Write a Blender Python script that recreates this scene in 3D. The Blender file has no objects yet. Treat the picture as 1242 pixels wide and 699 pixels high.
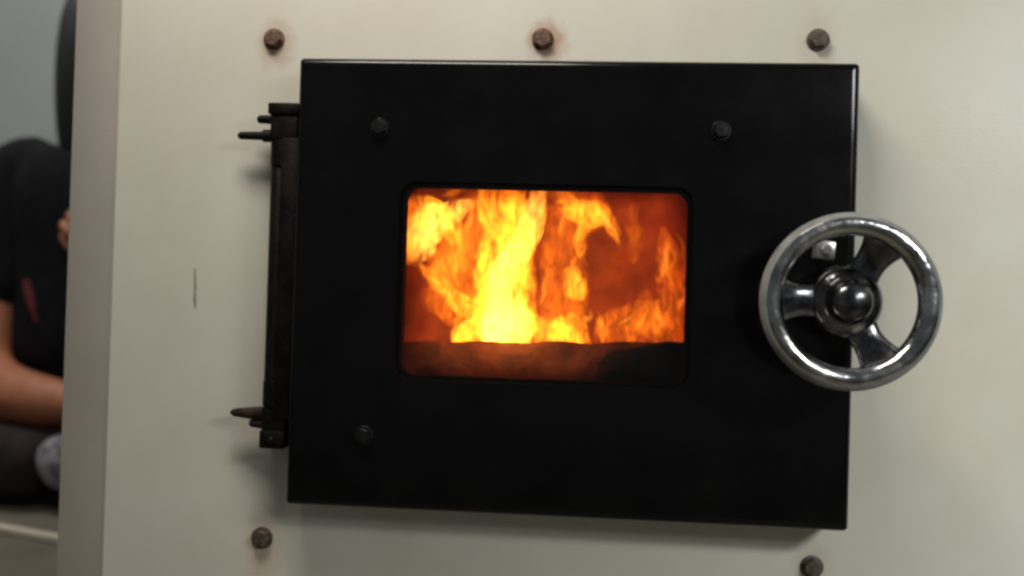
import bpy, bmesh, math, random
from mathutils import Vector, Matrix, noise

random.seed(7)
S = bpy.context.scene
COL = S.collection
ZO = 0.385                      # height of the door's centre above the floor

# ------------------------------------------------------------------ camera
cam_d = bpy.data.cameras.new('camera')
cam = bpy.data.objects.new('camera', cam_d)
COL.objects.link(cam)
cam_d.sensor_width = 36.0
cam_d.lens = 36.0 * 1193.0 / 1242.0
cam_d.clip_start = 0.01
cam_d.clip_end = 50.0
M3 = Matrix(((0.996013, -0.029124, 0.084321),
             (0.083941, -0.014025, -0.996372),
             (0.030201, 0.999477, -0.011524)))
cam.matrix_world = Matrix.Translation((0.0228, -0.8510, ZO - 0.0098)) @ M3.to_4x4()
cam_d.dof.use_dof = True
cam_d.dof.focus_distance = 0.80
cam_d.dof.aperture_fstop = 3.2
S.camera = cam

# ------------------------------------------------------------------ light
world = bpy.data.worlds.new('World')
S.world = world
world.use_nodes = True
bg = world.node_tree.nodes['Background']
bg.inputs[0].default_value = (0.92, 0.97, 1.0, 1)
bg.inputs[1].default_value = 0.098


def area(name, loc, target, sx, sy, power, col, spread=180):
    d = bpy.data.lights.new(name, 'AREA')
    d.shape = 'RECTANGLE'
    d.size, d.size_y, d.energy, d.color = sx, sy, power, col
    d.spread = math.radians(spread)
    o = bpy.data.objects.new(name, d)
    COL.objects.link(o)
    o.location = loc
    o.rotation_euler = (Vector(target) - Vector(loc)).to_track_quat('-Z', 'Y').to_euler()
    return o


area('ceiling_lamp', (-0.22, -0.42, ZO + 0.82), (-0.10, 0.0, ZO + 0.20), 0.42, 0.20, 5.7, (1.0, 0.93, 0.84), 150)
area('side_lamp', (0.92, -0.92, ZO + 0.43), (0.48, 0.0, ZO - 0.36), 0.40, 0.12, 2.3, (0.98, 1.0, 0.98), 84)
area('window_light', (1.10, -1.70, ZO + 0.66), (0.42, 0.0, ZO - 0.10), 0.60, 0.14, 1.0, (0.97, 1.0, 0.98), 95)
area('background_fill', (-1.45, 0.75, ZO + 1.55), (-1.25, 1.25, ZO), 0.6, 0.6, 17.0, (1.0, 0.98, 0.94))  # unseen fill light added to brighten the wall, floor and sitting figure

S.render.engine = 'CYCLES'
S.cycles.use_denoising = True
S.cycles.transparent_max_bounces = 48
S.cycles.max_bounces = 8
S.cycles.filter_width = 2.7
S.cycles.volume_step_rate = 0.35
S.view_settings.view_transform = 'Standard'
S.view_settings.look = 'None'
S.view_settings.exposure = 0.0
S.view_settings.gamma = 1.0
S.view_settings.use_curve_mapping = False


# ------------------------------------------------------------------ materials
def new_mat(name):
    m = bpy.data.materials.new(name)
    m.use_nodes = True
    nt = m.node_tree
    nt.nodes.clear()
    out = nt.nodes.new('ShaderNodeOutputMaterial')
    return m, nt, out


def node(nt, t, **kw):
    n = nt.nodes.new(t)
    for k, v in kw.items():
        if k.startswith('i_'):
            n.inputs[k[2:].replace('_', ' ')].default_value = v
        else:
            setattr(n, k, v)
    return n


def surf(name, c1, c2, rough=0.5, metallic=0.0, scale=30.0, bump=0.0, bscale=200.0,
         rough2=None, coat=0.0, stretch=(1, 1, 1), detail=5.0, spec=0.5, lo=0.35, hi=0.7):
    """two-tone noise paint / metal / cloth with fine relief"""
    m, nt, out = new_mat(name)
    L = nt.links.new
    tc = node(nt, 'ShaderNodeTexCoord')
    mp = node(nt, 'ShaderNodeMapping')
    mp.inputs['Scale'].default_value = stretch
    L(tc.outputs['Object'], mp.inputs['Vector'])
    nz = node(nt, 'ShaderNodeTexNoise')
    nz.inputs['Scale'].default_value = scale
    nz.inputs['Detail'].default_value = detail
    L(mp.outputs[0], nz.inputs['Vector'])
    mr = node(nt, 'ShaderNodeMapRange')
    mr.inputs['From Min'].default_value = lo
    mr.inputs['From Max'].default_value = hi
    L(nz.outputs['Fac'], mr.inputs['Value'])
    mx = node(nt, 'ShaderNodeMix', data_type='RGBA')
    mx.inputs['A'].default_value = (*c1, 1)
    mx.inputs['B'].default_value = (*c2, 1)
    L(mr.outputs[0], mx.inputs['Factor'])
    b = node(nt, 'ShaderNodeBsdfPrincipled')
    L(mx.outputs['Result'], b.inputs['Base Color'])
    b.inputs['Metallic'].default_value = metallic
    b.inputs['Specular IOR Level'].default_value = spec
    b.inputs['Coat Weight'].default_value = coat
    if rough2 is None:
        b.inputs['Roughness'].default_value = rough
    else:
        rr = node(nt, 'ShaderNodeMapRange')
        rr.inputs['To Min'].default_value = rough
        rr.inputs['To Max'].default_value = rough2
        L(mr.outputs[0], rr.inputs['Value'])
        L(rr.outputs[0], b.inputs['Roughness'])
    if bump > 0:
        n2 = node(nt, 'ShaderNodeTexNoise')
        n2.inputs['Scale'].default_value = bscale
        n2.inputs['Detail'].default_value = 3
        L(tc.outputs['Object'], n2.inputs['Vector'])
        bp = node(nt, 'ShaderNodeBump')
        bp.inputs['Strength'].default_value = bump
        bp.inputs['Distance'].default_value = 0.001
        L(n2.outputs['Fac'], bp.inputs['Height'])
        L(bp.outputs[0], b.inputs['Normal'])
    L(b.outputs[0], out.inputs['Surface'])
    return m, nt, b, mx


MAT = {}
# cream enamel of the furnace front, with rust bleeding round the bolts
BOLTS = [(-0.268, 0.215), (-0.029, 0.217), (0.205, 0.218), (-0.264, -0.227), (0.2115, -0.2275)]
m, nt, b, mx = surf('cream_enamel', (0.555, 0.535, 0.450), (0.590, 0.575, 0.495), rough=0.30, rough2=0.40,
                    scale=9.0, bump=0.07, bscale=420.0, detail=6, spec=0.32)
L = nt.links.new
tc = node(nt, 'ShaderNodeTexCoord')
cur = mx.outputs['Result']
wob = node(nt, 'ShaderNodeTexNoise')
wob.inputs['Scale'].default_value = 110
wob.inputs['Detail'].default_value = 4
L(tc.outputs['Object'], wob.inputs['Vector'])
for k, (x, z) in enumerate(BOLTS):
    df = node(nt, 'ShaderNodeVectorMath', operation='SUBTRACT')
    L(tc.outputs['Object'], df.inputs[0])
    df.inputs[1].default_value = (x + (0.002, 0.004, -0.001, 0.001, 0)[k], -0.002, z - (0.004, 0.002, 0.006, 0.007, 0.004)[k])
    sl = node(nt, 'ShaderNodeVectorMath', operation='MULTIPLY')
    L(df.outputs[0], sl.inputs[0])
    sl.inputs[1].default_value = (1.0, 1.0, (0.8, 0.95, 0.55, 0.5, 0.7)[k])
    sub = node(nt, 'ShaderNodeVectorMath', operation='LENGTH')
    L(sl.outputs[0], sub.inputs[0])
    ad = node(nt, 'ShaderNodeMath', operation='MULTIPLY_ADD')
    L(wob.outputs['Fac'], ad.inputs[0])
    ad.inputs[1].default_value = -0.016
    L(sub.outputs['Value'], ad.inputs[2])
    mr = node(nt, 'ShaderNodeMapRange')
    mr.inputs['From Min'].default_value = -0.002
    mr.inputs['From Max'].default_value = 0.013
    mr.inputs['To Min'].default_value = (0.5, 0.8, 0.22, 0.35, 0.25)[k]
    mr.inputs['To Max'].default_value = 0.0
    L(ad.outputs[0], mr.inputs['Value'])
    mm = node(nt, 'ShaderNodeMix', data_type='RGBA')
    L(mr.outputs[0], mm.inputs['Factor'])
    L(cur, mm.inputs['A'])
    mm.inputs['B'].default_value = (0.33, 0.15, 0.08, 1)
    cur = mm.outputs['Result']
# faint soot and finger grime in blotches
gz = node(nt, 'ShaderNodeTexNoise')
gz.inputs['Scale'].default_value = 5.5
gz.inputs['Detail'].default_value = 7
gz.inputs['Roughness'].default_value = 0.62
L(tc.outputs['Object'], gz.inputs['Vector'])
gr = node(nt, 'ShaderNodeMapRange')
gr.inputs['From Min'].default_value = 0.5
gr.inputs['From Max'].default_value = 0.8
gr.inputs['To Max'].default_value = 0.28
L(gz.outputs['Fac'], gr.inputs['Value'])
mm = node(nt, 'ShaderNodeMix', data_type='RGBA')
L(gr.outputs[0], mm.inputs['Factor'])
L(cur, mm.inputs['A'])
mm.inputs['B'].default_value = (0.40, 0.36, 0.29, 1)
L(mm.outputs['Result'], b.inputs['Base Color'])
MAT['cream'] = m

MAT['casing'] = surf('grey_casing_paint', (0.55, 0.505, 0.43), (0.61, 0.565, 0.49), rough=0.42, scale=12, bump=0.12, bscale=300)[0]
MAT['black'] = surf('black_stove_paint', (0.0022, 0.0022, 0.0025), (0.0036, 0.0035, 0.0037), rough=0.13, rough2=0.20,
                    scale=22, bump=0.03, bscale=420, spec=0.26)[0]
MAT['hinge'] = surf('black_iron', (0.0022, 0.0020, 0.0019), (0.0075, 0.0045, 0.0033), rough=0.40, rough2=0.55, scale=60, bump=0.3, bscale=260, spec=0.16)[0]
MAT['doorbolt'] = surf('dark_bolt_steel', (0.0025, 0.0025, 0.0028), (0.007, 0.0065, 0.006), rough=0.32, metallic=0.0, scale=150, bump=0.2)[0]
MAT['rust'] = surf('rusty_bolt', (0.060, 0.028, 0.017), (0.17, 0.085, 0.052), rough=0.7, scale=260, bump=0.5, bscale=500)[0]
MAT['darkrust'] = surf('dark_rusty_iron', (0.012, 0.007, 0.005), (0.050, 0.027, 0.019), rough=0.7, scale=140, bump=0.5, bscale=400, spec=0.2)[0]
MAT['bolt'] = surf('dull_bolt', (0.050, 0.036, 0.027), (0.13, 0.105, 0.082), rough=0.55, metallic=0.3, scale=220, bump=0.4, bscale=500)[0]
MAT['chrome'] = surf('worn_chrome', (0.34, 0.34, 0.34), (0.60, 0.60, 0.59), rough=0.09, rough2=0.28, metallic=1.0, scale=60, bump=0.9, bscale=70)[0]
MAT['hub'] = surf('dark_cast_metal', (0.045, 0.046, 0.050), (0.20, 0.20, 0.205), rough=0.13, rough2=0.30, metallic=0.95, scale=70, bump=0.7, bscale=80)[0]
MAT['casting'] = surf('rough_casting_skin', (0.010, 0.010, 0.010), (0.020, 0.019, 0.018), rough=0.95, scale=120, bump=0.6, bscale=500, spec=0.0)[0]
MAT['satin2'] = surf('bare_steel', (0.38, 0.38, 0.37), (0.50, 0.50, 0.49), rough=0.35, metallic=0.7, scale=120, bump=0.2)[0]
MAT['satin'] = surf('satin_rim_edge', (0.17, 0.17, 0.165), (0.26, 0.26, 0.25), rough=0.6, scale=90, bump=0.2, bscale=260, spec=0.2)[0]
MAT['gasket'] = surf('soot_gasket', (0.0020, 0.0016, 0.0014), (0.0050, 0.0036, 0.0028), rough=0.95, scale=200, bump=0.6, bscale=700, spec=0.05)[0]
MAT['scratch'] = surf('bare_scratch', (0.26, 0.24, 0.19), (0.40, 0.37, 0.30), rough=0.6, scale=300)[0]
MAT['hearth'] = surf('sooty_refractory', (0.042, 0.013, 0.006), (0.12, 0.036, 0.015), rough=0.85, scale=55, bump=0.9, bscale=120)[0]
MAT['char'] = surf('charred_wood', (0.0018, 0.0016, 0.0016), (0.006, 0.0045, 0.004), rough=0.95, spec=0.05, scale=90, bump=0.9, bscale=200)[0]
MAT['floor'] = surf('concrete_floor', (0.105, 0.095, 0.068), (0.155, 0.140, 0.102), rough=0.55, rough2=0.7, scale=7, bump=0.4, bscale=90)[0]
MAT['wall'] = surf('pale_wall', (0.32, 0.345, 0.338), (0.36, 0.38, 0.373), rough=0.8, scale=3, bump=0.2, bscale=120)[0]
MAT['skin'] = surf('skin', (0.36, 0.125, 0.058), (0.43, 0.165, 0.082), rough=0.5, scale=40, bump=0.2, bscale=500)[0]
MAT['shirt'] = surf('black_cotton', (0.0035, 0.0035, 0.005), (0.007, 0.007, 0.009), rough=0.9, scale=40, bump=0.4, bscale=700, spec=0.15)[0]
MAT['trousers'] = surf('dark_trousers', (0.018, 0.012, 0.013), (0.034, 0.022, 0.024), rough=0.9, scale=30, bump=0.4, bscale=700, spec=0.2)[0]
MAT['hair'] = surf('black_hair', (0.003, 0.0028, 0.0025), (0.006, 0.005, 0.0045), rough=0.7, scale=120, bump=0.6, bscale=300, stretch=(3, 3, 0.4))[0]
MAT['shoe'] = surf('grey_white_canvas', (0.09, 0.086, 0.095), (0.26, 0.25, 0.27), rough=0.8, scale=38, bump=0.4, bscale=500, detail=2, lo=0.42, hi=0.56)[0]
MAT['red'] = surf('red_print', (0.16, 0.018, 0.030), (0.24, 0.045, 0.055), rough=0.7, scale=80)[0]
MAT['strip'] = surf('pale_strip_mat', (0.46, 0.41, 0.32), (0.56, 0.50, 0.40), rough=0.6, scale=60, stretch=(0.2, 3, 3), bump=0.2)[0]
MAT['eye'] = surf('eye_white', (0.55, 0.52, 0.50), (0.60, 0.57, 0.55), rough=0.2, scale=50)[0]
MAT['lips'] = surf('lips', (0.26, 0.085, 0.065), (0.30, 0.10, 0.08), rough=0.5, scale=80)[0]

# hot refractory that glows dull red
m, nt, b, mx = surf('glowing_refractory', (0.10, 0.045, 0.028), (0.26, 0.12, 0.07), rough=0.9, scale=38, bump=0.8, bscale=90)
ge = node(nt, 'ShaderNodeTexNoise')
ge.inputs['Scale'].default_value = 14
ge.inputs['Detail'].default_value = 4
tc = node(nt, 'ShaderNodeTexCoord')
nt.links.new(tc.outputs['Object'], ge.inputs['Vector'])
gm = node(nt, 'ShaderNodeMapRange')
gm.inputs['From Min'].default_value = 0.3
gm.inputs['From Max'].default_value = 0.75
gm.inputs['To Min'].default_value = 0.06
gm.inputs['To Max'].default_value = 0.26
nt.links.new(ge.outputs['Fac'], gm.inputs['Value'])
b.inputs['Emission Color'].default_value = (1.0, 0.050, 0.008, 1)
nt.links.new(gm.outputs[0], b.inputs['Emission Strength'])
MAT['glow'] = m

# heat-proof glass: clear, a little sooty, reflecting by its fresnel term
m, nt, out = new_mat('stove_glass')
tr = node(nt, 'ShaderNodeBsdfTransparent')
tr.inputs[0].default_value = (0.95, 0.93, 0.90, 1)
gl = node(nt, 'ShaderNodeBsdfGlossy')
gl.inputs['Roughness'].default_value = 0.06
fr = node(nt, 'ShaderNodeFresnel')
fr.inputs['IOR'].default_value = 1.45
ms = node(nt, 'ShaderNodeMixShader')
tc = node(nt, 'ShaderNodeTexCoord')
sx = node(nt, 'ShaderNodeSeparateXYZ')
nt.links.new(tc.outputs['Object'], sx.inputs[0])


def chain(op, a, b_=None, c=None):
    n_ = node(nt, 'ShaderNodeMath', operation=op)
    for k_, v_ in enumerate((a, b_, c)):
        if v_ is None:
            continue
        if isinstance(v_, (int, float)):
            n_.inputs[k_].default_value = v_
        else:
            nt.links.new(v_, n_.inputs[k_])
    return n_.outputs[0]


ex = chain('ABSOLUTE', chain('MULTIPLY_ADD', sx.outputs['X'], 8.31, 0.172))
ez = chain('ABSOLUTE', chain('MULTIPLY_ADD', sx.outputs['Z'], 12.27, -0.037))
sn = node(nt, 'ShaderNodeTexNoise')
sn.inputs['Scale'].default_value = 34
sn.inputs['Detail'].default_value = 6
nt.links.new(tc.outputs['Object'], sn.inputs['Vector'])
soot = node(nt, 'ShaderNodeMapRange', interpolation_type='SMOOTHSTEP')
soot.inputs['From Min'].default_value = 0.86
soot.inputs['From Max'].default_value = 1.14
soot.inputs['To Max'].default_value = 0.85
nt.links.new(chain('MULTIPLY_ADD', sn.outputs['Fac'], 0.22, chain('SMOOTH_MAX', ex, ez, 0.12)), soot.inputs['Value'])
sm = node(nt, 'ShaderNodeMix', data_type='RGBA')
sm.inputs['A'].default_value = (0.96, 0.94, 0.91, 1)
sm.inputs['B'].default_value = (0.42, 0.24, 0.15, 1)
nt.links.new(soot.outputs[0], sm.inputs['Factor'])
nt.links.new(sm.outputs['Result'], tr.inputs[0])
nt.links.new(fr.outputs[0], ms.inputs[0])
nt.links.new(tr.outputs[0], ms.inputs[1])
nt.links.new(gl.outputs[0], ms.inputs[2])
nt.links.new(ms.outputs[0], out.inputs['Surface'])
MAT['glass'] = m


def flame_mat(name, col, power, lo, hi):
    """glowing gas: an emitting volume, streaky along the draught"""
    m, nt, out = new_mat(name)
    L = nt.links.new
    tc = node(nt, 'ShaderNodeTexCoord')
    mp = node(nt, 'ShaderNodeMapping')
    mp.inputs['Scale'].default_value = (1.0, 1.0, 0.42)
    L(tc.outputs['Object'], mp.inputs['Vector'])
    nz = node(nt, 'ShaderNodeTexNoise')
    nz.inputs['Scale'].default_value = 82
    nz.inputs['Detail'].default_value = 4
    nz.inputs['Distortion'].default_value = 1.9
    L(mp.outputs[0], nz.inputs['Vector'])
    mr = node(nt, 'ShaderNodeMapRange')
    mr.inputs['From Min'].default_value = 0.42
    mr.inputs['From Max'].default_value = 0.62
    mr.inputs['To Min'].default_value = lo * power
    mr.inputs['To Max'].default_value = hi * power
    L(nz.outputs['Fac'], mr.inputs['Value'])
    em = node(nt, 'ShaderNodeEmission')
    em.inputs['Color'].default_value = (*col, 1)
    L(mr.outputs[0], em.inputs['Strength'])
    L(em.outputs[0], out.inputs['Volume'])
    return m


MAT['flame_hot'] = flame_mat('flame_hot', (1.0, 0.40, 0.050), 120.0, 0.10, 2.0)
MAT['flame_mid'] = flame_mat('flame_mid', (1.0, 0.29, 0.014), 92.0, 0.02, 2.1)
MAT['flame_warm'] = flame_mat('flame_warm', (1.0, 0.20, 0.012), 32.0, 0.03, 2.1)
MAT['flame_cool'] = flame_mat('flame_cool', (1.0, 0.20, 0.006), 17.0, 0.02, 2.1)


m, nt, out = new_mat('flame_wisp')
em = node(nt, 'ShaderNodeEmission')
em.inputs['Color'].default_value = (1.0, 0.34, 0.022, 1)
em.inputs['Strength'].default_value = 120.0
nt.links.new(em.outputs[0], out.inputs['Volume'])
MAT['flame_wisp'] = m


# ------------------------------------------------------------------ helpers
def finish(bm, name, mat, sharp=35.0):
    bmesh.ops.recalc_face_normals(bm, faces=bm.faces[:])
    for f in bm.faces:
        f.smooth = True
    lim = math.radians(sharp)
    for e in bm.edges:
        if len(e.link_faces) == 2 and e.calc_face_angle(0) > lim:
            e.smooth = False
    me = bpy.data.meshes.new(name)
    bm.to_mesh(me)
    bm.free()
    if mat:
        me.materials.append(MAT[mat])
    return me


def obj(name, bm, mat, parent=None, loc=(0, 0, 0), rot=(0, 0, 0), sharp=35.0):
    me = bm if isinstance(bm, bpy.types.Mesh) else finish(bm, name, mat, sharp)
    o = bpy.data.objects.new(name, me)
    COL.objects.link(o)
    o.location = loc
    o.rotation_euler = rot
    o.parent = parent
    return o


def thing(name, label, cat, loc=(0, 0, 0), group=None):
    o = bpy.data.objects.new(name, None)
    COL.objects.link(o)
    o.location = loc
    o.empty_display_size = 0.05
    o['label'] = label
    o['category'] = cat
    if group:
        o['group'] = group
    return o


def box(bm, x0, x1, y0, y1, z0, z1, bev=0.0, seg=2):
    r = bmesh.ops.create_cube(bm, size=1.0)
    vs = r['verts']
    for v in vs:
        v.co = Vector(((x0 + x1) / 2 + v.co.x * (x1 - x0), (y0 + y1) / 2 + v.co.y * (y1 - y0), (z0 + z1) / 2 + v.co.z * (z1 - z0)))
    if bev > 0:
        es = list({e for v in vs for e in v.link_edges})
        bmesh.ops.bevel(bm, geom=es, offset=bev, segments=seg, affect='EDGES', profile=0.5)
    return bm


def lathe(bm, prof, n=32, axis='y', c=(0, 0, 0), phase=0.0):
    """prof: list of (radius, along); revolve about an axis through c"""
    rings = []
    for r, a in prof:
        ring = []
        for i in range(n):
            t = 2 * math.pi * i / n + phase
            p = (r * math.cos(t), r * math.sin(t))
            co = {'y': (p[0], a, p[1]), 'z': (p[0], p[1], a), 'x': (a, p[0], p[1])}[axis]
            ring.append(bm.verts.new(Vector(co) + Vector(c)))
        rings.append(ring)
    for a, b_ in zip(rings, rings[1:]):
        for i in range(n):
            bm.faces.new((a[i], a[(i + 1) % n], b_[(i + 1) % n], b_[i]))
    bm.faces.new(rings[0])
    bm.faces.new(rings[-1][::-1])
    return bm


def rrect(x0, x1, z0, z1, r, k=8):
    """rounded rectangle, 4*k points, counter-clockwise seen from the front"""
    pts = []
    for cx, cz, a0 in ((x1 - r, z1 - r, 0), (x0 + r, z1 - r, 90), (x0 + r, z0 + r, 180), (x1 - r, z0 + r, 270)):
        for i in range(k):
            a = math.radians(a0 + 90 * i / (k - 1))
            pts.append((cx + r * math.cos(a), cz + r * math.sin(a)))
    return pts


def loops_mesh(bm, loops, close=True):
    """loops: list of (points2d, y) of equal length, skinned in order"""
    R = [[bm.verts.new((x, y, z)) for x, z in pts] for pts, y in loops]
    seq = list(zip(R, R[1:])) + ([(R[-1], R[0])] if close else [])
    for a, b_ in seq:
        n = len(a)
        for i in range(n):
            bm.faces.new((a[i], a[(i + 1) % n], b_[(i + 1) % n], b_[i]))
    return bm


def framed_plate(x0, x1, z0, z1, ro, hx0, hx1, hz0, hz1, rh, yf, yb, bev, hbev):
    """plate with a rounded hole; bev / hbev are the rounded lips of rim and hole"""
    bm = bmesh.new()
    loops = [(rrect(x0, x1, z0, z1, ro), yb)]
    for i in range(6):
        a = math.pi / 2 * i / 5
        d = bev * (1 - math.cos(a))
        loops.append((rrect(x0 + d, x1 - d, z0 + d, z1 - d, max(ro - d, 0.0006)), yf + bev * (1 - math.sin(a))))
    # narrow flat borders keep the lips' shading off the broad face
    d = bev + 0.0008
    loops.append((rrect(x0 + d, x1 - d, z0 + d, z1 - d, max(ro - d, 0.0004)), yf))
    d = hbev + 0.0008
    loops.append((rrect(hx0 - d, hx1 + d, hz0 - d, hz1 + d, rh + d), yf))
    for i in range(6):
        a = math.pi / 2 * i / 5
        d = hbev * (1 - math.sin(a))
        loops.append((rrect(hx0 - d, hx1 + d, hz0 - d, hz1 + d, rh + d), yf + hbev * (1 - math.cos(a))))
    loops.append((rrect(hx0, hx1, hz0, hz1, rh), yb))
    return loops_mesh(bm, loops)


def hexbolt(r, h, washer=0.0):
    bm = bmesh.new()
    if washer:
        lathe(bm, [(washer, 0), (washer, -0.0012), (washer * 0.94, -0.0018), (r * 0.8, -0.0019)], 24)
    lathe(bm, [(r, -0.0012), (r, -h * 0.8), (r * 0.86, -h), (0.001, -h * 1.04)], 6)
    return bm


# ------------------------------------------------------------------ the setting
bm = bmesh.new()
box(bm, -4.0, 3.0, -1.6, 3.2, -0.12, 0.0)
fl = obj('floor', bm, 'floor')
fl['kind'] = 'structure'
bm = bmesh.new()
box(bm, -4.0, 3.0, 1.95, 2.07, -0.12, 2.4)
wl = obj('wall', bm, 'wall')
wl['kind'] = 'structure'

# ------------------------------------------------------------------ furnace
furn = thing('furnace', 'cream enamelled furnace with a black door, glass window and chrome handwheel', 'furnace', (0.2, 0.3, 0))
FL_ = (-0.2, -0.3, ZO)

plate = obj('front_plate', framed_plate(-0.411, 0.95, -0.345, 0.43, 0.003, -0.200, 0.165, -0.140, 0.160, 0.01, 0.0, 0.006, 0.0018, 0.001),
            'cream', furn, FL_)
for k, (x, z) in enumerate(BOLTS):
    bm = hexbolt(0.0078 if k != 1 else 0.0086, 0.0065, 0.0)
    lathe(bm, [(0.0096, 0.0), (0.0096, -0.0012), (0.0085, -0.0017)], 20)
    bo = obj('bolt', bm, 'rust' if k in (0, 1) else 'bolt', plate, (x, 0, z), (0, 0.35 * k + 0.2, 0))
    bo['label'] = 'brown rusty bolt head' if k in (0, 1) else 'dull brown bolt head'
# old scratch in the enamel: a shallow bare groove lip
bm = bmesh.new()
pts = [(-0.3334, 0.0095), (-0.3331, 0.000), (-0.3325, -0.010), (-0.3326, -0.018), (-0.3322, -0.0255)]
wd = [0.0007, 0.0013, 0.0014, 0.0018, 0.0009]
va, vb, vt = [], [], []
for (x, z), w in zip(pts, wd):
    va.append(bm.verts.new((x - w, -0.0002, z)))
    vt.append(bm.verts.new((x, -0.0009, z)))
    vb.append(bm.verts.new((x + w, -0.0002, z)))
for i in range(len(pts) - 1):
    bm.faces.new((va[i], vt[i], vt[i + 1], va[i + 1]))
    bm.faces.new((vt[i], vb[i], vb[i + 1], vt[i + 1]))
sc = obj('scratch', bm, 'scratch', plate)
sc['label'] = 'short upright scratch in the cream enamel'

# chamfered corner strip and the casing behind
bm = bmesh.new()
prof = [(-0.4085, 0.0064), (-0.4145, 0.0064), (-0.4165, 0.0080), (-0.4695, 0.0320), (-0.4725, 0.0360), (-0.4725, 0.075), (-0.4705, 0.075), (-0.4085, 0.028)]
lo = [bm.verts.new((x, y, -0.345)) for x, y in prof]
hi = [bm.verts.new((x, y, 0.43)) for x, y in prof]
n = len(prof)
for i in range(n):
    bm.faces.new((lo[i], lo[(i + 1) % n], hi[(i + 1) % n], hi[i]))
bm.faces.new(lo)
bm.faces.new(hi[::-1])
obj('corner_strip', bm, 'casing', furn, FL_)
bm = bmesh.new()
box(bm, -0.4720, -0.4680, 0.0755, 0.62, -0.345, 0.43)
box(bm, 0.946, 0.9495, 0.0065, 0.62, -0.345, 0.43)
box(bm, -0.4720, 0.9495, 0.6205, 0.625, -0.345, 0.43)
box(bm, -0.4720, 0.9495, 0.0065, 0.625, 0.4305, 0.436)
obj('casing', bm, 'casing', furn, FL_)
bm = bmesh.new()
box(bm, -0.44, 0.91, 0.03, 0.60, -0.385, -0.3455, 0.003)
obj('plinth', bm, 'hinge', furn, FL_)

# firebox lining and its sloping hearth
bm = bmesh.new()
box(bm, -0.225, 0.190, 0.285, 0.315, -0.165, 0.185)
box(bm, -0.225, -0.2005, 0.0065, 0.2845, -0.165, 0.185)
box(bm, 0.1655, 0.190, 0.0065, 0.2845, -0.165, 0.185)
box(bm, -0.200, 0.165, 0.0065, 0.2845, 0.1605, 0.185)
box(bm, -0.200, 0.165, 0.0065, 0.2845, -0.165, -0.1405)
fb = obj('firebox', bm, 'glow', furn, FL_)
bm = bmesh.new()
NX, NP = 48, 14
grid = []
for i in range(NX + 1):
    x = -0.1995 + 0.364 * i / NX
    row = []
    for j in range(NP + 1):
        t = j / NP
        if t < 0.72:
            s = t / 0.72
            y, z = 0.014 + 0.046 * s ** 1.5, -0.108 + 0.061 * s
        else:
            s = (t - 0.72) / 0.28
            y, z = 0.060 + 0.035 * s, -0.047 - 0.065 * s
        a = 0.0022 if 0.70 < t < 0.74 else 0.005
        d = noise.noise(Vector((x * 45, y * 60, 2.0))) * a + noise.noise(Vector((x * 120, y * 120, 8))) * a * 0.4
        row.append(bm.verts.new((x, y, z + d - 0.001 + 0.028 * (x + 0.02))))
    grid.append(row)
for i in range(NX):
    for j in range(NP):
        bm.faces.new((grid[i][j], grid[i + 1][j], grid[i + 1][j + 1], grid[i][j + 1]))
he = obj('hearth_slope', bm, 'hearth', fb, sharp=80)
he['label'] = 'sooty sloping hearth glowing dull red under the flames'

# door: black plate with rounded lip and rounded window opening
W, H = 0.46, 0.375
door = obj('door', framed_plate(-W / 2 - 0.0012, W / 2, -H / 2, H / 2 + 0.0012, 0.004, -0.141, 0.0997, -0.0785, 0.0845, 0.0135, -0.045, -0.0085, 0.0065, 0.0012),
           'black', furn, FL_)
door.data.materials.append(MAT['gasket'])            # sooty walls of the opening
for p in door.data.polygons:
    if -0.15 < p.center.x < 0.11 and -0.09 < p.center.z < 0.095 and p.center.y > -0.04497:
        p.material_index = 1
bm = bmesh.new()
box(bm, -0.1408, 0.0995, -0.0405, -0.0370, -0.0783, 0.0843)
obj('window_glass', bm, 'glass', door)
bm = bmesh.new()
loops_mesh(bm, [(rrect(-0.1407, 0.0994, -0.0782, 0.0842, 0.0133), -0.0366), (rrect(-0.1380, 0.0967, -0.0755, 0.0815, 0.0118), -0.0366),
                (rrect(-0.1380, 0.0967, -0.0755, 0.0815, 0.0118), -0.0300), (rrect(-0.1407, 0.0994, -0.0782, 0.0842, 0.0133), -0.0300)])
obj('gasket', bm, 'gasket', door)
bm = hexbolt(0.0068, 0.0066, 0.0082)
bme = finish(bm, 'bolt', 'doorbolt')
for k, (x, z) in enumerate([(-0.160, 0.1295), (0.1205, 0.1315), (-0.165, -0.1265)]):
    obj('bolt', bme, None, door, (x, -0.0451, z), (0, 0.5 + 0.41 * k, 0))

# hinge on the left: strap, pin and welded lugs
bm = bmesh.new()
box(bm, -0.2475, -0.2312, -0.0340, -0.0100, -0.118, 0.122, 0.0012)
hinge = obj('hinge', bm, 'hinge', furn, FL_)
bm = bmesh.new()
lathe(bm, [(0.0040, -0.142), (0.0085, -0.1405), (0.0085, 0.146), (0.0065, 0.149), (0.002, 0.1505)], 20, 'z', (-0.2500, -0.0240, 0))
obj('pin', bm, 'hinge', hinge)
for z0, z1 in ((0.098, 0.121), (-0.108, -0.085)):
    bm = bmesh.new()
    lathe(bm, [(0.0080, z0), (0.0102, z0 + 0.0012), (0.0102, z1 - 0.0012), (0.0080, z1)], 24, 'z', (-0.2490, -0.0240, 0))
    box(bm, -0.2490, -0.2300, -0.0300, -0.0180, z0 + 0.003, z1 - 0.003, 0.001)
    obj('knuckle', bm, 'hinge', hinge)


def rod(prof, y, z, mat):
    bm = bmesh.new()
    lathe(bm, [(r, x) for x, r in prof], 14, 'x', (0, y, z))
    return obj('peg', bm, mat, hinge)


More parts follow.
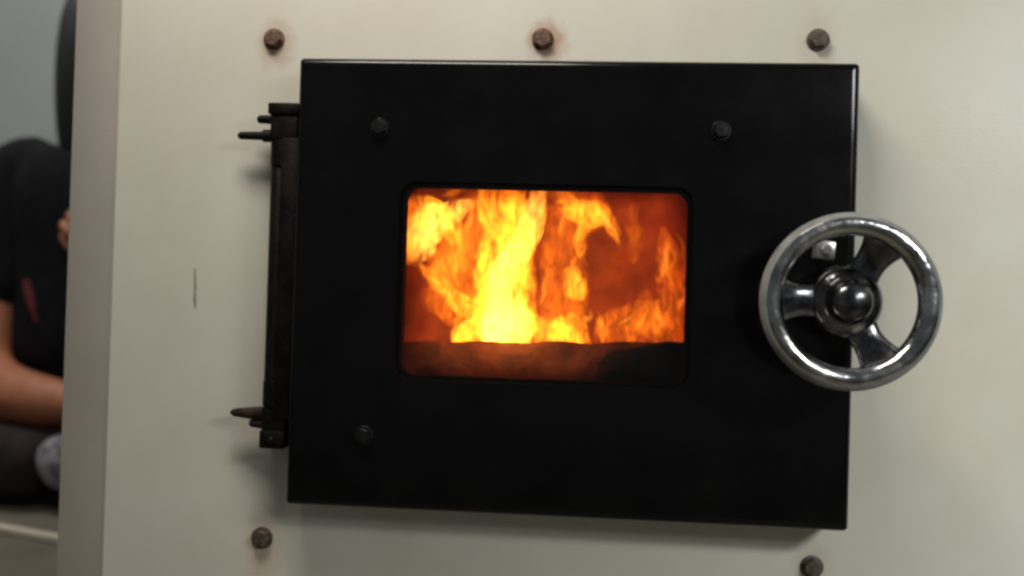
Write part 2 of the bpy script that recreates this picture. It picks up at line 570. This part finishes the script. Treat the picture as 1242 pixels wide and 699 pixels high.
rod([(-0.2905, 0.0018), (-0.2885, 0.0034), (-0.2680, 0.0038), (-0.2678, 0.0055), (-0.2560, 0.0055), (-0.2558, 0.0038), (-0.2400, 0.0038)], -0.0200, 0.1255, 'hinge')
rod([(-0.2740, 0.0020), (-0.2725, 0.0036), (-0.2600, 0.0040), (-0.2400, 0.0040)], -0.0190, 0.1400, 'hinge')
bm = bmesh.new()
box(bm, -0.2600, -0.2330, -0.0350, -0.0003, 0.1422, 0.1520, 0.0015)
box(bm, -0.2580, -0.2345, -0.0330, -0.0003, 0.1200, 0.1418, 0.001)
obj('top_block', bm, 'hinge', hinge)
pg = rod([(-0.2890, 0.0014), (-0.2860, 0.0034), (-0.2720, 0.0052), (-0.2600, 0.0062), (-0.2400, 0.0062)], -0.0200, -0.1150, 'darkrust')
pg['label'] = 'rusty brown tapered lower hinge peg'
rod([(-0.2720, 0.0020), (-0.2700, 0.0036), (-0.2580, 0.0048), (-0.2400, 0.0048)], -0.0200, -0.1235, 'darkrust')
bm = bmesh.new()
box(bm, -0.2575, -0.2365, -0.0330, -0.0003, -0.1273, -0.1085, 0.0012)
obj('lug', bm, 'hinge', hinge)
bm = bmesh.new()
box(bm, -0.2585, -0.2370, -0.0340, -0.0003, -0.1430, -0.1275, 0.0015)
lathe(bm, [(0.0028, -0.0338), (0.0028, -0.0362), (0.0018, -0.0372)], 12, 'y', (-0.2480, 0, -0.1355))
obj('bottom_block', bm, 'hinge', hinge)

# steel catch on the door, half hidden by the wheel
bm = bmesh.new()
box(bm, -0.0075, 0.0075, -0.016, 0.0, -0.0075, 0.0075, 0.0018)
lathe(bm, [(0.0048, -0.016), (0.0048, -0.019), (0.0036, -0.0202)], 6)
obj('catch', bm, 'satin2', door, (0.2025, -0.0452, 0.0365), (0, 0.1, 0))

# handwheel: dished chrome rim, three wide spokes, dark hub, shaft and boss
WC = (0.2095, -0.110, -0.0040)
bm = bmesh.new()
NR, NT = 72, 18
ring = []
for i in range(NR):
    a = 2 * math.pi * i / NR
    row = []
    for j in range(NT):
        t = 2 * math.pi * j / NT
        rr = 0.0572 + 0.0086 * math.cos(t)
        yy = 0.0080 * math.sin(t)
        row.append(bm.verts.new((rr * math.cos(a), yy, rr * math.sin(a))))
    ring.append(row)
for i in range(NR):
    for j in range(NT):
        bm.faces.new((ring[i][j], ring[(i + 1) % NR][j], ring[(i + 1) % NR][(j + 1) % NT], ring[i][(j + 1) % NT]))
wheel = obj('handwheel', bm, 'chrome', furn, (FL_[0] + WC[0], FL_[1] + WC[1], FL_[2] + WC[2]))
wheel.data.materials.append(MAT['casting'])
wheel.data.materials.append(MAT['satin'])            # unpolished casting skin at the back of the rim
for p in wheel.data.polygons:
    rad = math.hypot(p.center.x, p.center.z)
    if p.center.y > -0.0010:
        p.material_index = 1
    elif rad > 0.0572 and p.center.y > -0.0064:
        p.material_index = 2
bm = bmesh.new()
lathe(bm, [(0.012, 0.030), (0.0245, 0.026), (0.0275, 0.020), (0.0270, 0.012), (0.0235, 0.0065), (0.0185, 0.0050), (0.0165, 0.0030),
           (0.0160, -0.0040), (0.0145, -0.0085), (0.0105, -0.0120), (0.0050, -0.0138), (0.0008, -0.0142)], 40)
obj('hub', bm, 'hub', wheel, sharp=60)
# one spoke: flaring web from hub to rim, slightly bowed
bm = bmesh.new()
sec = []
for s in range(9):
    t = s / 8
    r = 0.020 + t * 0.033
    w = 0.0140 - 0.0030 * math.sin(math.pi * t) + 0.0048 * t * t
    yc = 0.0135 - 0.0120 * t + 0.003 * math.sin(math.pi * t)
    th = 0.0050 - 0.0010 * t
    row = []
    for j in range(12):
        a = 2 * math.pi * j / 12
        row.append(bm.verts.new((r, yc + th * math.sin(a), w * math.copysign(abs(math.cos(a)) ** 0.8, math.cos(a)))))
    sec.append(row)
for a_, b_ in zip(sec, sec[1:]):
    for j in range(12):
        bm.faces.new((a_[j], a_[(j + 1) % 12], b_[(j + 1) % 12], b_[j]))
bm.faces.new(sec[0])
bm.faces.new(sec[-1][::-1])
sme = finish(bm, 'spoke', 'hub', 60)
for k in range(3):
    obj('spoke', sme, None, wheel, (0, 0, 0), (0, -math.radians(60 + 120 * k), 0))
bm = bmesh.new()
lathe(bm, [(0.0085, 0.0648), (0.0085, 0.026)], 24)
lathe(bm, [(0.0200, 0.0648), (0.0200, 0.0560), (0.0180, 0.0530), (0.0120, 0.0525), (0.0086, 0.0522)], 32)
obj('shaft', bm, 'hub', wheel)

# ------------------------------------------------------------------ charred chunk on the hearth
bm = bmesh.new()
bmesh.ops.create_icosphere(bm, subdivisions=4, radius=1.0)
for v in bm.verts:
    p = v.co.copy()
    q = Vector((p.x * 0.074, p.y * 0.030, p.z * 0.034))
    q += p * (noise.noise(p * 2.1) * 0.005 + noise.noise(p * 6.0) * 0.0018)
    v.co = q
ch = obj('charred_log', bm, 'char', None, (0.100, 0.024, ZO - 0.079), (0.15, 0.12, 0.06), sharp=70)
ch['label'] = 'black charred chunk at the right of the hearth below the flames'
ch['category'] = 'charred wood'

# ------------------------------------------------------------------ fire
fire = thing('fire', 'roaring yellow and orange fire seen through the door window', 'fire', (-0.03, 0.13, ZO - 0.10))
FLAMES = [
    ('hot', 130, [(-66,-65,30), (-67,-34,26), (-71,-3,18), (-62,28,16), (-46,58,13), (-39,86,11.0), (-36,107,9), (-34,134,4.9)]),
    ('mid', 115, [(-52,-50,22), (-48,-20,15), (-45,8,11), (-50,34,9), (-36,60,7), (-30,84,4), (-31,98,1.5)]),
    ('warm', 105, [(-92,-44,12), (-94,-14,9), (-88,14,9), (-96,40,8), (-90,66,6), (-94,86,2)]),
    ('mid', 150, [(-71,-66,33.6), (-71,-7,28.5), (-71,43,25.2), (-70,75,25.2), (-74,104,21.8), (-78,128,11.7), (-81,145,4.2)]),
    ('hot', 100, [(-178,33,19.1), (-157,48,23.9), (-138,65,17.5), (-116,73,10.4), (-95,86,4.0)]),
    ('mid', 110, [(-178,69,11.3), (-156,74,16.1), (-135,70,16.1), (-120,56,11.3), (-113,40,4.8)]),
    ('mid', 100, [(-154,24,3.2), (-133,7,7.2), (-113,-10,9.6), (-88,-27,14.3), (-64,-43,20.7)]),
    ('mid', 120, [(-120,-52,9.8), (-96,-44,16.3), (-59,-41,19.5), (-22,-40,14.7), (6,-41,9.0)]),
    ('mid', 100, [(-1,-61,19.1), (-5,-39,15.9), (1,-28,9.6), (0,-20,3.2)]),
    ('cool', 160, [(-105,-42,33.9), (-111,0,37.3), (-116,34,35.6), (-107,69,25.4), (-101,94,13.6), (-98,107,5.1)]),
    ('warm', 170, [(-138,-1,10.3), (-133,21,15.4), (-121,43,13.7), (-113,59,8.6), (-113,71,3.4)]),
    ('mid', 160, [(-88,-42,18.6), (-86,-8,16.9), (-91,18,12.7), (-97,39,6.8)]),
    ('cool', 120, [(-119,82,3.3), (-122,91,8.1), (-123,100,9.8), (-126,118,8.1), (-126,131,3.3)]),
    ('mid', 150, [(-22,112,5.0), (-13,95,9.2), (4,80,13.4), (22,78,12.6), (34,73,7.6), (43,58,5.0), (49,43,2.5)]),
    ('mid', 140, [(12,76,10.0), (7,57,6.6), (7,41,5.0), (6,30,1.7)]),
    ('cool', 180, [(-3,-57,25.9), (-8,-18,22.5), (-5,12,19.0), (-13,46,20.7), (-7,77,24.2), (15,90,22.5), (31,99,10.4)]),
    ('warm', 130, [(-25,-39,13.2), (-24,-14,9.9), (-22,6,9.0), (-26,27,7.4), (-23,43,4.1)]),
    ('mid', 140, [(0,-10,8.3), (3,3,11.6), (-4,18,6.6), (-6,26,2.5)]),
    ('warm', 130, [(105,-51,14.8), (105,-18,14.0), (100,14,16.4), (95,38,11.5), (89,59,5.8), (87,69,2.5)]),
    ('warm', 120, [(114,-34,5.7), (115,-10,6.5), (106,14,6.5), (94,36,4.9), (87,55,2.4)]),
    ('cool', 120, [(27,-47,14.7), (46,-35,19.5), (74,-27,19.5), (99,-38,16.3), (119,-42,9.8)]),
    ('warm', 110, [(59,-52,6.4), (56,-37,4.8), (57,-28,1.6)]),
    ('warm', 110, [(35,-51,9.7), (29,-35,8.1), (38,-24,6.4), (47,-15,2.4)]),
    ('warm', 120, [(80,-43,9.8), (86,-27,9.8), (83,-13,5.7), (86,-3,1.6)]),
    ('warm', 175, [(20,104,6), (28,88,8), (36,70,6), (38,52,2)]),
    ('cool', 185, [(60,30,5), (64,52,9), (58,76,8), (62,98,4)]),
    ('cool', 160, [(-50,117,16.9), (-16,115,20.3), (18,121,15.3), (51,123,6.8)]),
    ('mid', 80, [(-102,-60,12.5), (-101,-43,9.4), (-106,-34,4.7), (-110,-28,1.6)]),
    ('mid', 80, [(14,-56,7.8), (12,-39,6.2), (13,-29,2.3)]),
    ('cool', 190, [(70,-44,22.0), (72,-22,14.0), (76,-4,8.0), (75,6,3.0)]),
]


def catmull(P, t):
    n = len(P) - 1
    f = min(max(t, 0), 0.9999) * n
    i = int(f)
    u = f - i
    p0, p1, p2, p3 = P[max(i - 1, 0)], P[i], P[i + 1], P[min(i + 2, n)]
    return [0.5 * (2 * b + (c - a) * u + (2 * a - 5 * b + 4 * c - d) * u * u + (3 * b - a - 3 * c + d) * u ** 3)
            for a, b, c, d in zip(p0, p1, p2, p3)]


def flame_mesh(spine, yd, seed):
    bm = bmesh.new()
    NS = 16
    rings = []
    P = [(x / 1000, z / 1000, r / 1000) for x, z, r in spine]
    ln = sum(math.hypot(b_[0] - a_[0], b_[1] - a_[1]) for a_, b_ in zip(P, P[1:]))
    NRG = max(7, min(30, int(ln / 0.006)))
    for i in range(NRG + 1):
        t = i / NRG
        x, z, r = catmull(P, t)
        x2, z2, _ = catmull(P, min(t + 0.02, 1))
        x1, z1, _ = catmull(P, max(t - 0.02, 0))
        tx, tz = x2 - x1, z2 - z1
        l = math.hypot(tx, tz) or 1
        nx, nz = tz / l, -tx / l
        r = max(r, 0.0008)
        end = min(1, math.sqrt(max(0.0, t) / 0.08)) * min(1, math.sqrt(max(0.0, 1 - t) / 0.08))
        r = r * max(end, 0.05)
        sway = noise.noise(Vector((t * 4, seed * 3.1, 0.3))) * 0.012
        row = []
        for j in range(NS):
            a = 2 * math.pi * j / NS
            q = Vector((math.cos(a) * 1.1, math.sin(a) * 1.1, t * 5 + seed * 7.7))
            k = 1 + 0.55 * noise.noise(q) + 0.28 * noise.noise(q * 2.7)
            row.append(bm.verts.new((x + nx * math.cos(a) * r * k, yd / 1000 + sway + math.sin(a) * r * 0.85 * k, z + nz * math.cos(a) * r * k)))
        rings.append(row)
    for a_, b_ in zip(rings, rings[1:]):
        for j in range(NS):
            bm.faces.new((a_[j], a_[(j + 1) % NS], b_[(j + 1) % NS], b_[j]))
    bm.faces.new(rings[0])
    bm.faces.new(rings[-1][::-1])
    return bm


# thin bright tongues licking up and sideways
rw = random.Random(21)
WISPS = [(-166, 30, 25, 38), (-150, 62, 46, 12), (-140, 40, 12, 34), (-128, 86, 34, 8), (-118, 22, 18, 40), (-108, -4, -10, 46),
         (-104, 48, 12, 40), (-96, 78, 10, 36), (-92, 4, 8, 48), (-84, 60, -6, 48), (-78, -24, -14, 44), (-60, 66, 14, 44),
         (-50, 20, 12, 46), (-40, 78, 8, 40), (-32, -18, 8, 40), (-20, 84, 26, -8), (-14, 52, 10, 34), (0, 88, 30, -10),
         (8, 66, -2, -30), (22, 84, 20, -26), (30, 76, 16, -30), (-6, -18, 10, 34), (6, 8, -6, 26), (84, 14, 8, 38), (98, 4, -8, 50),
         (108, 20, -12, 40), (104, -20, 4, 34), (44, -34, 18, 16), (66, -36, 8, 22), (90, -34, -10, 22), (-130, 6, 18, -22), (-112, -12, 24, -22),
         (-150, 22, 22, -18), (14, -34, 6, 18), (30, -38, -6, 20)]
for x0, z0, dx, dz in WISPS:
    r0 = rw.uniform(2.0, 4.2)
    j = lambda a: rw.uniform(-a, a)
    FLAMES.append(('wisp', rw.choice((84, 92, 100, 112)), [(x0, z0, 0.8), (x0 + dx * 0.3 + j(4), z0 + dz * 0.3 + j(3), r0),
                  (x0 + dx * 0.62 + j(5), z0 + dz * 0.62 + j(3), r0 * 0.75), (x0 + dx * 0.85 + j(3), z0 + dz * 0.85 + j(2), r0 * 0.4), (x0 + dx, z0 + dz, 0.6)]))
for k, (heat, yd, sp) in enumerate(FLAMES):
    obj('flame', flame_mesh(sp, yd, k + 1), 'flame_' + heat, fire, (0.03, -0.13, 0.10), sharp=180)
# the light the fire throws about its chamber
for nm, loc, e in (('fire_light', (-0.06, 0.065, ZO - 0.014), 0.75), ('fire_light', (0.03, 0.13, ZO + 0.03), 0.12)):
    d = bpy.data.lights.new(nm, 'POINT')
    d.energy = e
    d.color = (1.0, 0.30, 0.06)
    d.shadow_soft_size = 0.03
    o = bpy.data.objects.new(nm, d)
    COL.objects.link(o)
    o.location = loc

# ------------------------------------------------------------------ thin pale strip standing in for pale streaks on the floor
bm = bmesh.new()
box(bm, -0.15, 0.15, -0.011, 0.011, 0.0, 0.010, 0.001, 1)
st = obj('pale_strip', bm, 'strip', None, (-0.800, 0.548, 0.0005), (0, 0, math.radians(-20)))
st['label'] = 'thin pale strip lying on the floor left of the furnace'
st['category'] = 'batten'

# ------------------------------------------------------------------ person sitting on the floor beside the furnace
person = thing('person', 'person in black shirt and dark trousers sitting cross-legged beside the furnace', 'person', (-1.018, 1.150, 0))
person.scale = (1.08, 1.08, 1.08)
PL = (0.92, -0.98, ZO)


def skin_mesh(name, chains, mat, parent, sub=2):
    """chains: lists of (x, y, z, r) joints; a chain may start at ('at', chain, index)"""
    vs, es, rs, roots, idx = [], [], [], [], []
    for ci, ch in enumerate(chains):
        ids = []
        prev = None
        if ch[0][0] == 'at':
            prev = idx[ch[0][1]][ch[0][2]]
            ch = ch[1:]
        else:
            roots.append(len(vs))
        for x, y, z, r in ch:
            vs.append((x, y, z))
            rs.append(r)
            ids.append(len(vs) - 1)
            if prev is not None:
                es.append((prev, ids[-1]))
            prev = ids[-1]
        idx.append(ids)
    me = bpy.data.meshes.new(name)
    me.from_pydata(vs, es, [])
    me.materials.append(MAT[mat])
    o = bpy.data.objects.new(name, me)
    COL.objects.link(o)
    o.parent = parent
    md = o.modifiers.new('Skin', 'SKIN')
    md.use_smooth_shade = True
    md.branch_smoothing = 0.6
    if not me.skin_vertices:
        bpy.context.view_layer.objects.active = o
        o.select_set(True)
        bpy.ops.mesh.customdata_skin_add()
    sk = me.skin_vertices[0].data
    for i, r in enumerate(rs):
        sk[i].radius = (r, r) if not isinstance(r, tuple) else r
        sk[i].use_root = i in roots
    s = o.modifiers.new('Subdivision', 'SUBSURF')
    s.levels = s.render_levels = sub
    return o


def fingers(base, d, side, up, curl):
    """five chains from a palm centre: d along the hand, side across, up = palm normal away from the curl"""
    base, d, side, up = Vector(base), Vector(d).normalized(), Vector(side).normalized(), Vector(up).normalized()
    out = []
    for k, (off, ln) in enumerate(((-0.030, 0.070), (-0.010, 0.080), (0.010, 0.076), (0.029, 0.060))):
        p = base + side * off
        ang = 0.0
        ch_ = [(*p, 0.0095)]
        q = p + d * 0.045
        ch_.append((*q, 0.0095))
        for s in range(3):
            ang += curl
            q = q + (d * math.cos(ang) - up * math.sin(ang)) * ln / 3
            ch_.append((*q, 0.0088 - 0.001 * s))
        out.append(ch_)
    p = base - side * 0.028 - d * 0.012
    out.append([(*p, 0.011), (*(p - side * 0.022 + d * 0.022 - up * 0.01), 0.011), (*(p - side * 0.026 + d * 0.050 - up * 0.02), 0.0095),
                (*(p - side * 0.018 + d * 0.072 - up * 0.026), 0.008)])
    return out


X = -0.915
HX = X + 0.042
body_chains = [
    [(X, 1.00, -0.275, 0.13), (X, 0.995, -0.13, 0.115), (X, 0.985, 0.02, 0.125), (X, 0.975, 0.14, 0.115), (X, 0.965, 0.215, 0.075), (X, 0.955, 0.275, 0.050),
     (HX - 0.01, 0.940, 0.335, 0.070), (HX + 0.006, 0.935, 0.400, 0.082), (HX + 0.006, 0.945, 0.455, 0.070)],
    [('at', 0, 3), (X - 0.145, 0.975, 0.175, 0.060), (X - 0.180, 0.955, 0.110, 0.052), (X - 0.165, 0.905, -0.03, 0.046), (-1.066, 0.845, -0.188, 0.046),
     (-0.985, 0.775, -0.230, 0.056), (-0.900, 0.730, -0.238, 0.052), (-0.800, 0.695, -0.236, 0.036), (-0.755, 0.684, -0.236, 0.034)],
    [('at', 0, 3), (X + 0.145, 0.975, 0.175, 0.060), (X + 0.180, 0.955, 0.110, 0.052), (X + 0.195, 0.900, -0.03, 0.046), (-0.700, 0.845, -0.110, 0.044),
     (-0.755, 0.805, -0.045, 0.044), (-0.785, 0.790, 0.010, 0.036), (-0.812, 0.786, 0.040, 0.030), (-0.827, 0.784, 0.055, 0.030)],
    [('at', 0, 0), (X - 0.085, 0.96, -0.285, 0.085), (-1.070, 0.850, -0.290, 0.060), (-1.125, 0.745, -0.302, 0.048), (-1.060, 0.665, -0.322, 0.040),
     (-0.950, 0.630, -0.328, 0.032), (-0.880, 0.615, -0.330, 0.026), (-0.800, 0.600, -0.325, 0.024)],
    [('at', 0, 0), (X + 0.085, 0.96, -0.285, 0.085), (-0.760, 0.870, -0.290, 0.060), (-0.695, 0.785, -0.302, 0.048), (-0.760, 0.738, -0.322, 0.040),
     (-0.860, 0.722, -0.330, 0.032), (-0.950, 0.715, -0.334, 0.026), (-1.010, 0.700, -0.338, 0.024)],
    # nose and ears
    [(HX + 0.006, 0.870, 0.385, 0.014), (HX + 0.006, 0.850, 0.370, 0.013)],
    [(HX - 0.070, 0.945, 0.395, 0.012), (HX - 0.086, 0.950, 0.400, 0.014), (HX - 0.084, 0.950, 0.375, 0.010)],
    [(HX + 0.082, 0.945, 0.395, 0.012), (HX + 0.098, 0.950, 0.400, 0.014), (HX + 0.096, 0.950, 0.375, 0.010)],
] + fingers((-0.755, 0.684, -0.236), (1, -0.1, -0.15), (0, 1, 0.1), (0, 0, 1), 0.35) \
  + fingers((-0.827, 0.784, 0.055), (-0.75, -0.2, 0.62), (0.62, 0, 0.75), (0, -1, 0), 0.7)
body = skin_mesh('body', body_chains, 'skin', person)
body.location = PL
sh = skin_mesh('t_shirt', [
    [(X, 1.00, -0.245, 0.190), (X, 0.995, -0.13, 0.195), (X, 0.985, 0.02, 0.180), (X, 0.975, 0.13, 0.138), (X, 0.965, 0.205, 0.110), (X, 0.960, 0.265, 0.070)],
    [('at', 0, 3), (X - 0.145, 0.975, 0.205, 0.080), (X - 0.190, 0.955, 0.165, 0.084), (X - 0.172, 0.915, -0.020, 0.072), (X - 0.160, 0.880, -0.110, 0.068)],
    [('at', 0, 3), (X + 0.145, 0.975, 0.205, 0.080), (X + 0.190, 0.955, 0.165, 0.084), (X + 0.196, 0.910, -0.010, 0.070), (X + 0.206, 0.880, -0.060, 0.066)],
], 'shirt', person)
sh.location = PL
tr_ = skin_mesh('trousers', [
    [(X, 1.00, -0.20, 0.150), (X, 1.00, -0.268, 0.155)],
    [('at', 0, 1), (X - 0.085, 0.96, -0.285, 0.098), (-1.070, 0.850, -0.288, 0.094), (-1.135, 0.740, -0.300, 0.080), (-1.060, 0.655, -0.315, 0.070), (-0.940, 0.625, -0.318, 0.066), (-0.850, 0.612, -0.322, 0.060), (-0.790, 0.605, -0.325, 0.054)],
    [('at', 0, 1), (X + 0.085, 0.96, -0.285, 0.098), (-0.760, 0.870, -0.288, 0.094), (-0.685, 0.780, -0.300, 0.080), (-0.760, 0.735, -0.315, 0.070), (-0.860, 0.720, -0.325, 0.062), (-0.985, 0.712, -0.330, 0.056)],
], 'trousers', person)
tr_.location = PL
for nm_, ch_ in (('shoe', [(-0.795, 0.602, -0.325, 0.044), (-0.770, 0.594, -0.305, 0.052), (-0.715, 0.588, -0.325, 0.044), (-0.650, 0.580, -0.337, 0.036)]),
                 ('shoe', [(-0.960, 0.712, -0.336, 0.046), (-1.010, 0.702, -0.335, 0.046), (-1.060, 0.690, -0.340, 0.040), (-1.120, 0.680, -0.345, 0.034)])):
    s_ = skin_mesh(nm_, [ch_], 'shoe', person)
    s_.location = PL
hr = skin_mesh('hair', [
    [(HX +0.054, 0.925, 0.540, 0.040), (HX +0.068, 0.905, 0.480, 0.048), (HX +0.073, 0.900, 0.400, 0.050), (HX +0.075, 0.905, 0.320, 0.050), (HX +0.078, 0.915, 0.240, 0.046), (HX +0.082, 0.915, 0.180, 0.030)],
    [(HX -0.045, 0.925, 0.540, 0.040), (HX -0.056, 0.905, 0.480, 0.048), (HX -0.060, 0.900, 0.400, 0.050), (HX -0.062, 0.905, 0.320, 0.050), (HX -0.064, 0.915, 0.240, 0.046), (HX -0.067, 0.915, 0.180, 0.030)],
    [(HX + 0.062, 0.935, 0.530, 0.040), (HX + 0.084, 0.925, 0.470, 0.044), (HX + 0.090, 0.930, 0.390, 0.044), (HX + 0.090, 0.935, 0.310, 0.042), (HX + 0.092, 0.935, 0.240, 0.034)],
], 'hair', person)
hr.location = PL
for s in (-1, 1):
    bm = bmesh.new()
    bmesh.ops.create_uvsphere(bm, u_segments=16, v_segments=10, radius=0.0125)
    e_ = obj('eye', bm, 'eye', person, (PL[0] + HX + 0.006 + s * 0.031, PL[1] + 0.866, PL[2] + 0.405))
    bm = bmesh.new()
    bmesh.ops.create_uvsphere(bm, u_segments=12, v_segments=8, radius=0.0062)
    obj('iris', bm, 'hair', e_, (0, -0.0078, 0))
bm = bmesh.new()
bmesh.ops.create_uvsphere(bm, u_segments=16, v_segments=8, radius=1.0)
for v in bm.verts:
    v.co = Vector((v.co.x * 0.024, v.co.y * 0.008, v.co.z * 0.007))
obj('mouth', bm, 'lips', person, (PL[0] + HX + 0.006, PL[1] + 0.868, PL[2] + 0.338))
# red streak printed on the shirt front: a narrow raised patch
bm = bmesh.new()
va, vb = [], []
for i in range(9):
    t = i / 8
    x = -0.962 + 0.022 * t
    z = -0.028 - 0.075 * t
    w = 0.0015 + 0.0040 * math.sin(math.pi * min(t + 0.15, 1))
    va.append((x - w, z))
    vb.append((x + w, z))
RY = -0.035
fa = [bm.verts.new((x, 0.8230 + RY, z)) for x, z in va]
fb2 = [bm.verts.new((x, 0.8225 + RY, z)) for x, z in vb]
ba = [bm.verts.new((x, 0.8320 + RY, z)) for x, z in va]
bb = [bm.verts.new((x, 0.8315 + RY, z)) for x, z in vb]
for i in range(8):
    bm.faces.new((fa[i], fb2[i], fb2[i + 1], fa[i + 1]))
    bm.faces.new((ba[i], fa[i], fa[i + 1], ba[i + 1]))
    bm.faces.new((fb2[i], bb[i], bb[i + 1], fb2[i + 1]))
bm.faces.new((fa[0], ba[0], bb[0], fb2[0]))
bm.faces.new((fa[-1], fb2[-1], bb[-1], ba[-1]))
rd = obj('shirt_tab', bm, 'red', person, PL)
rd['label'] = 'small red streak on the black shirt front'
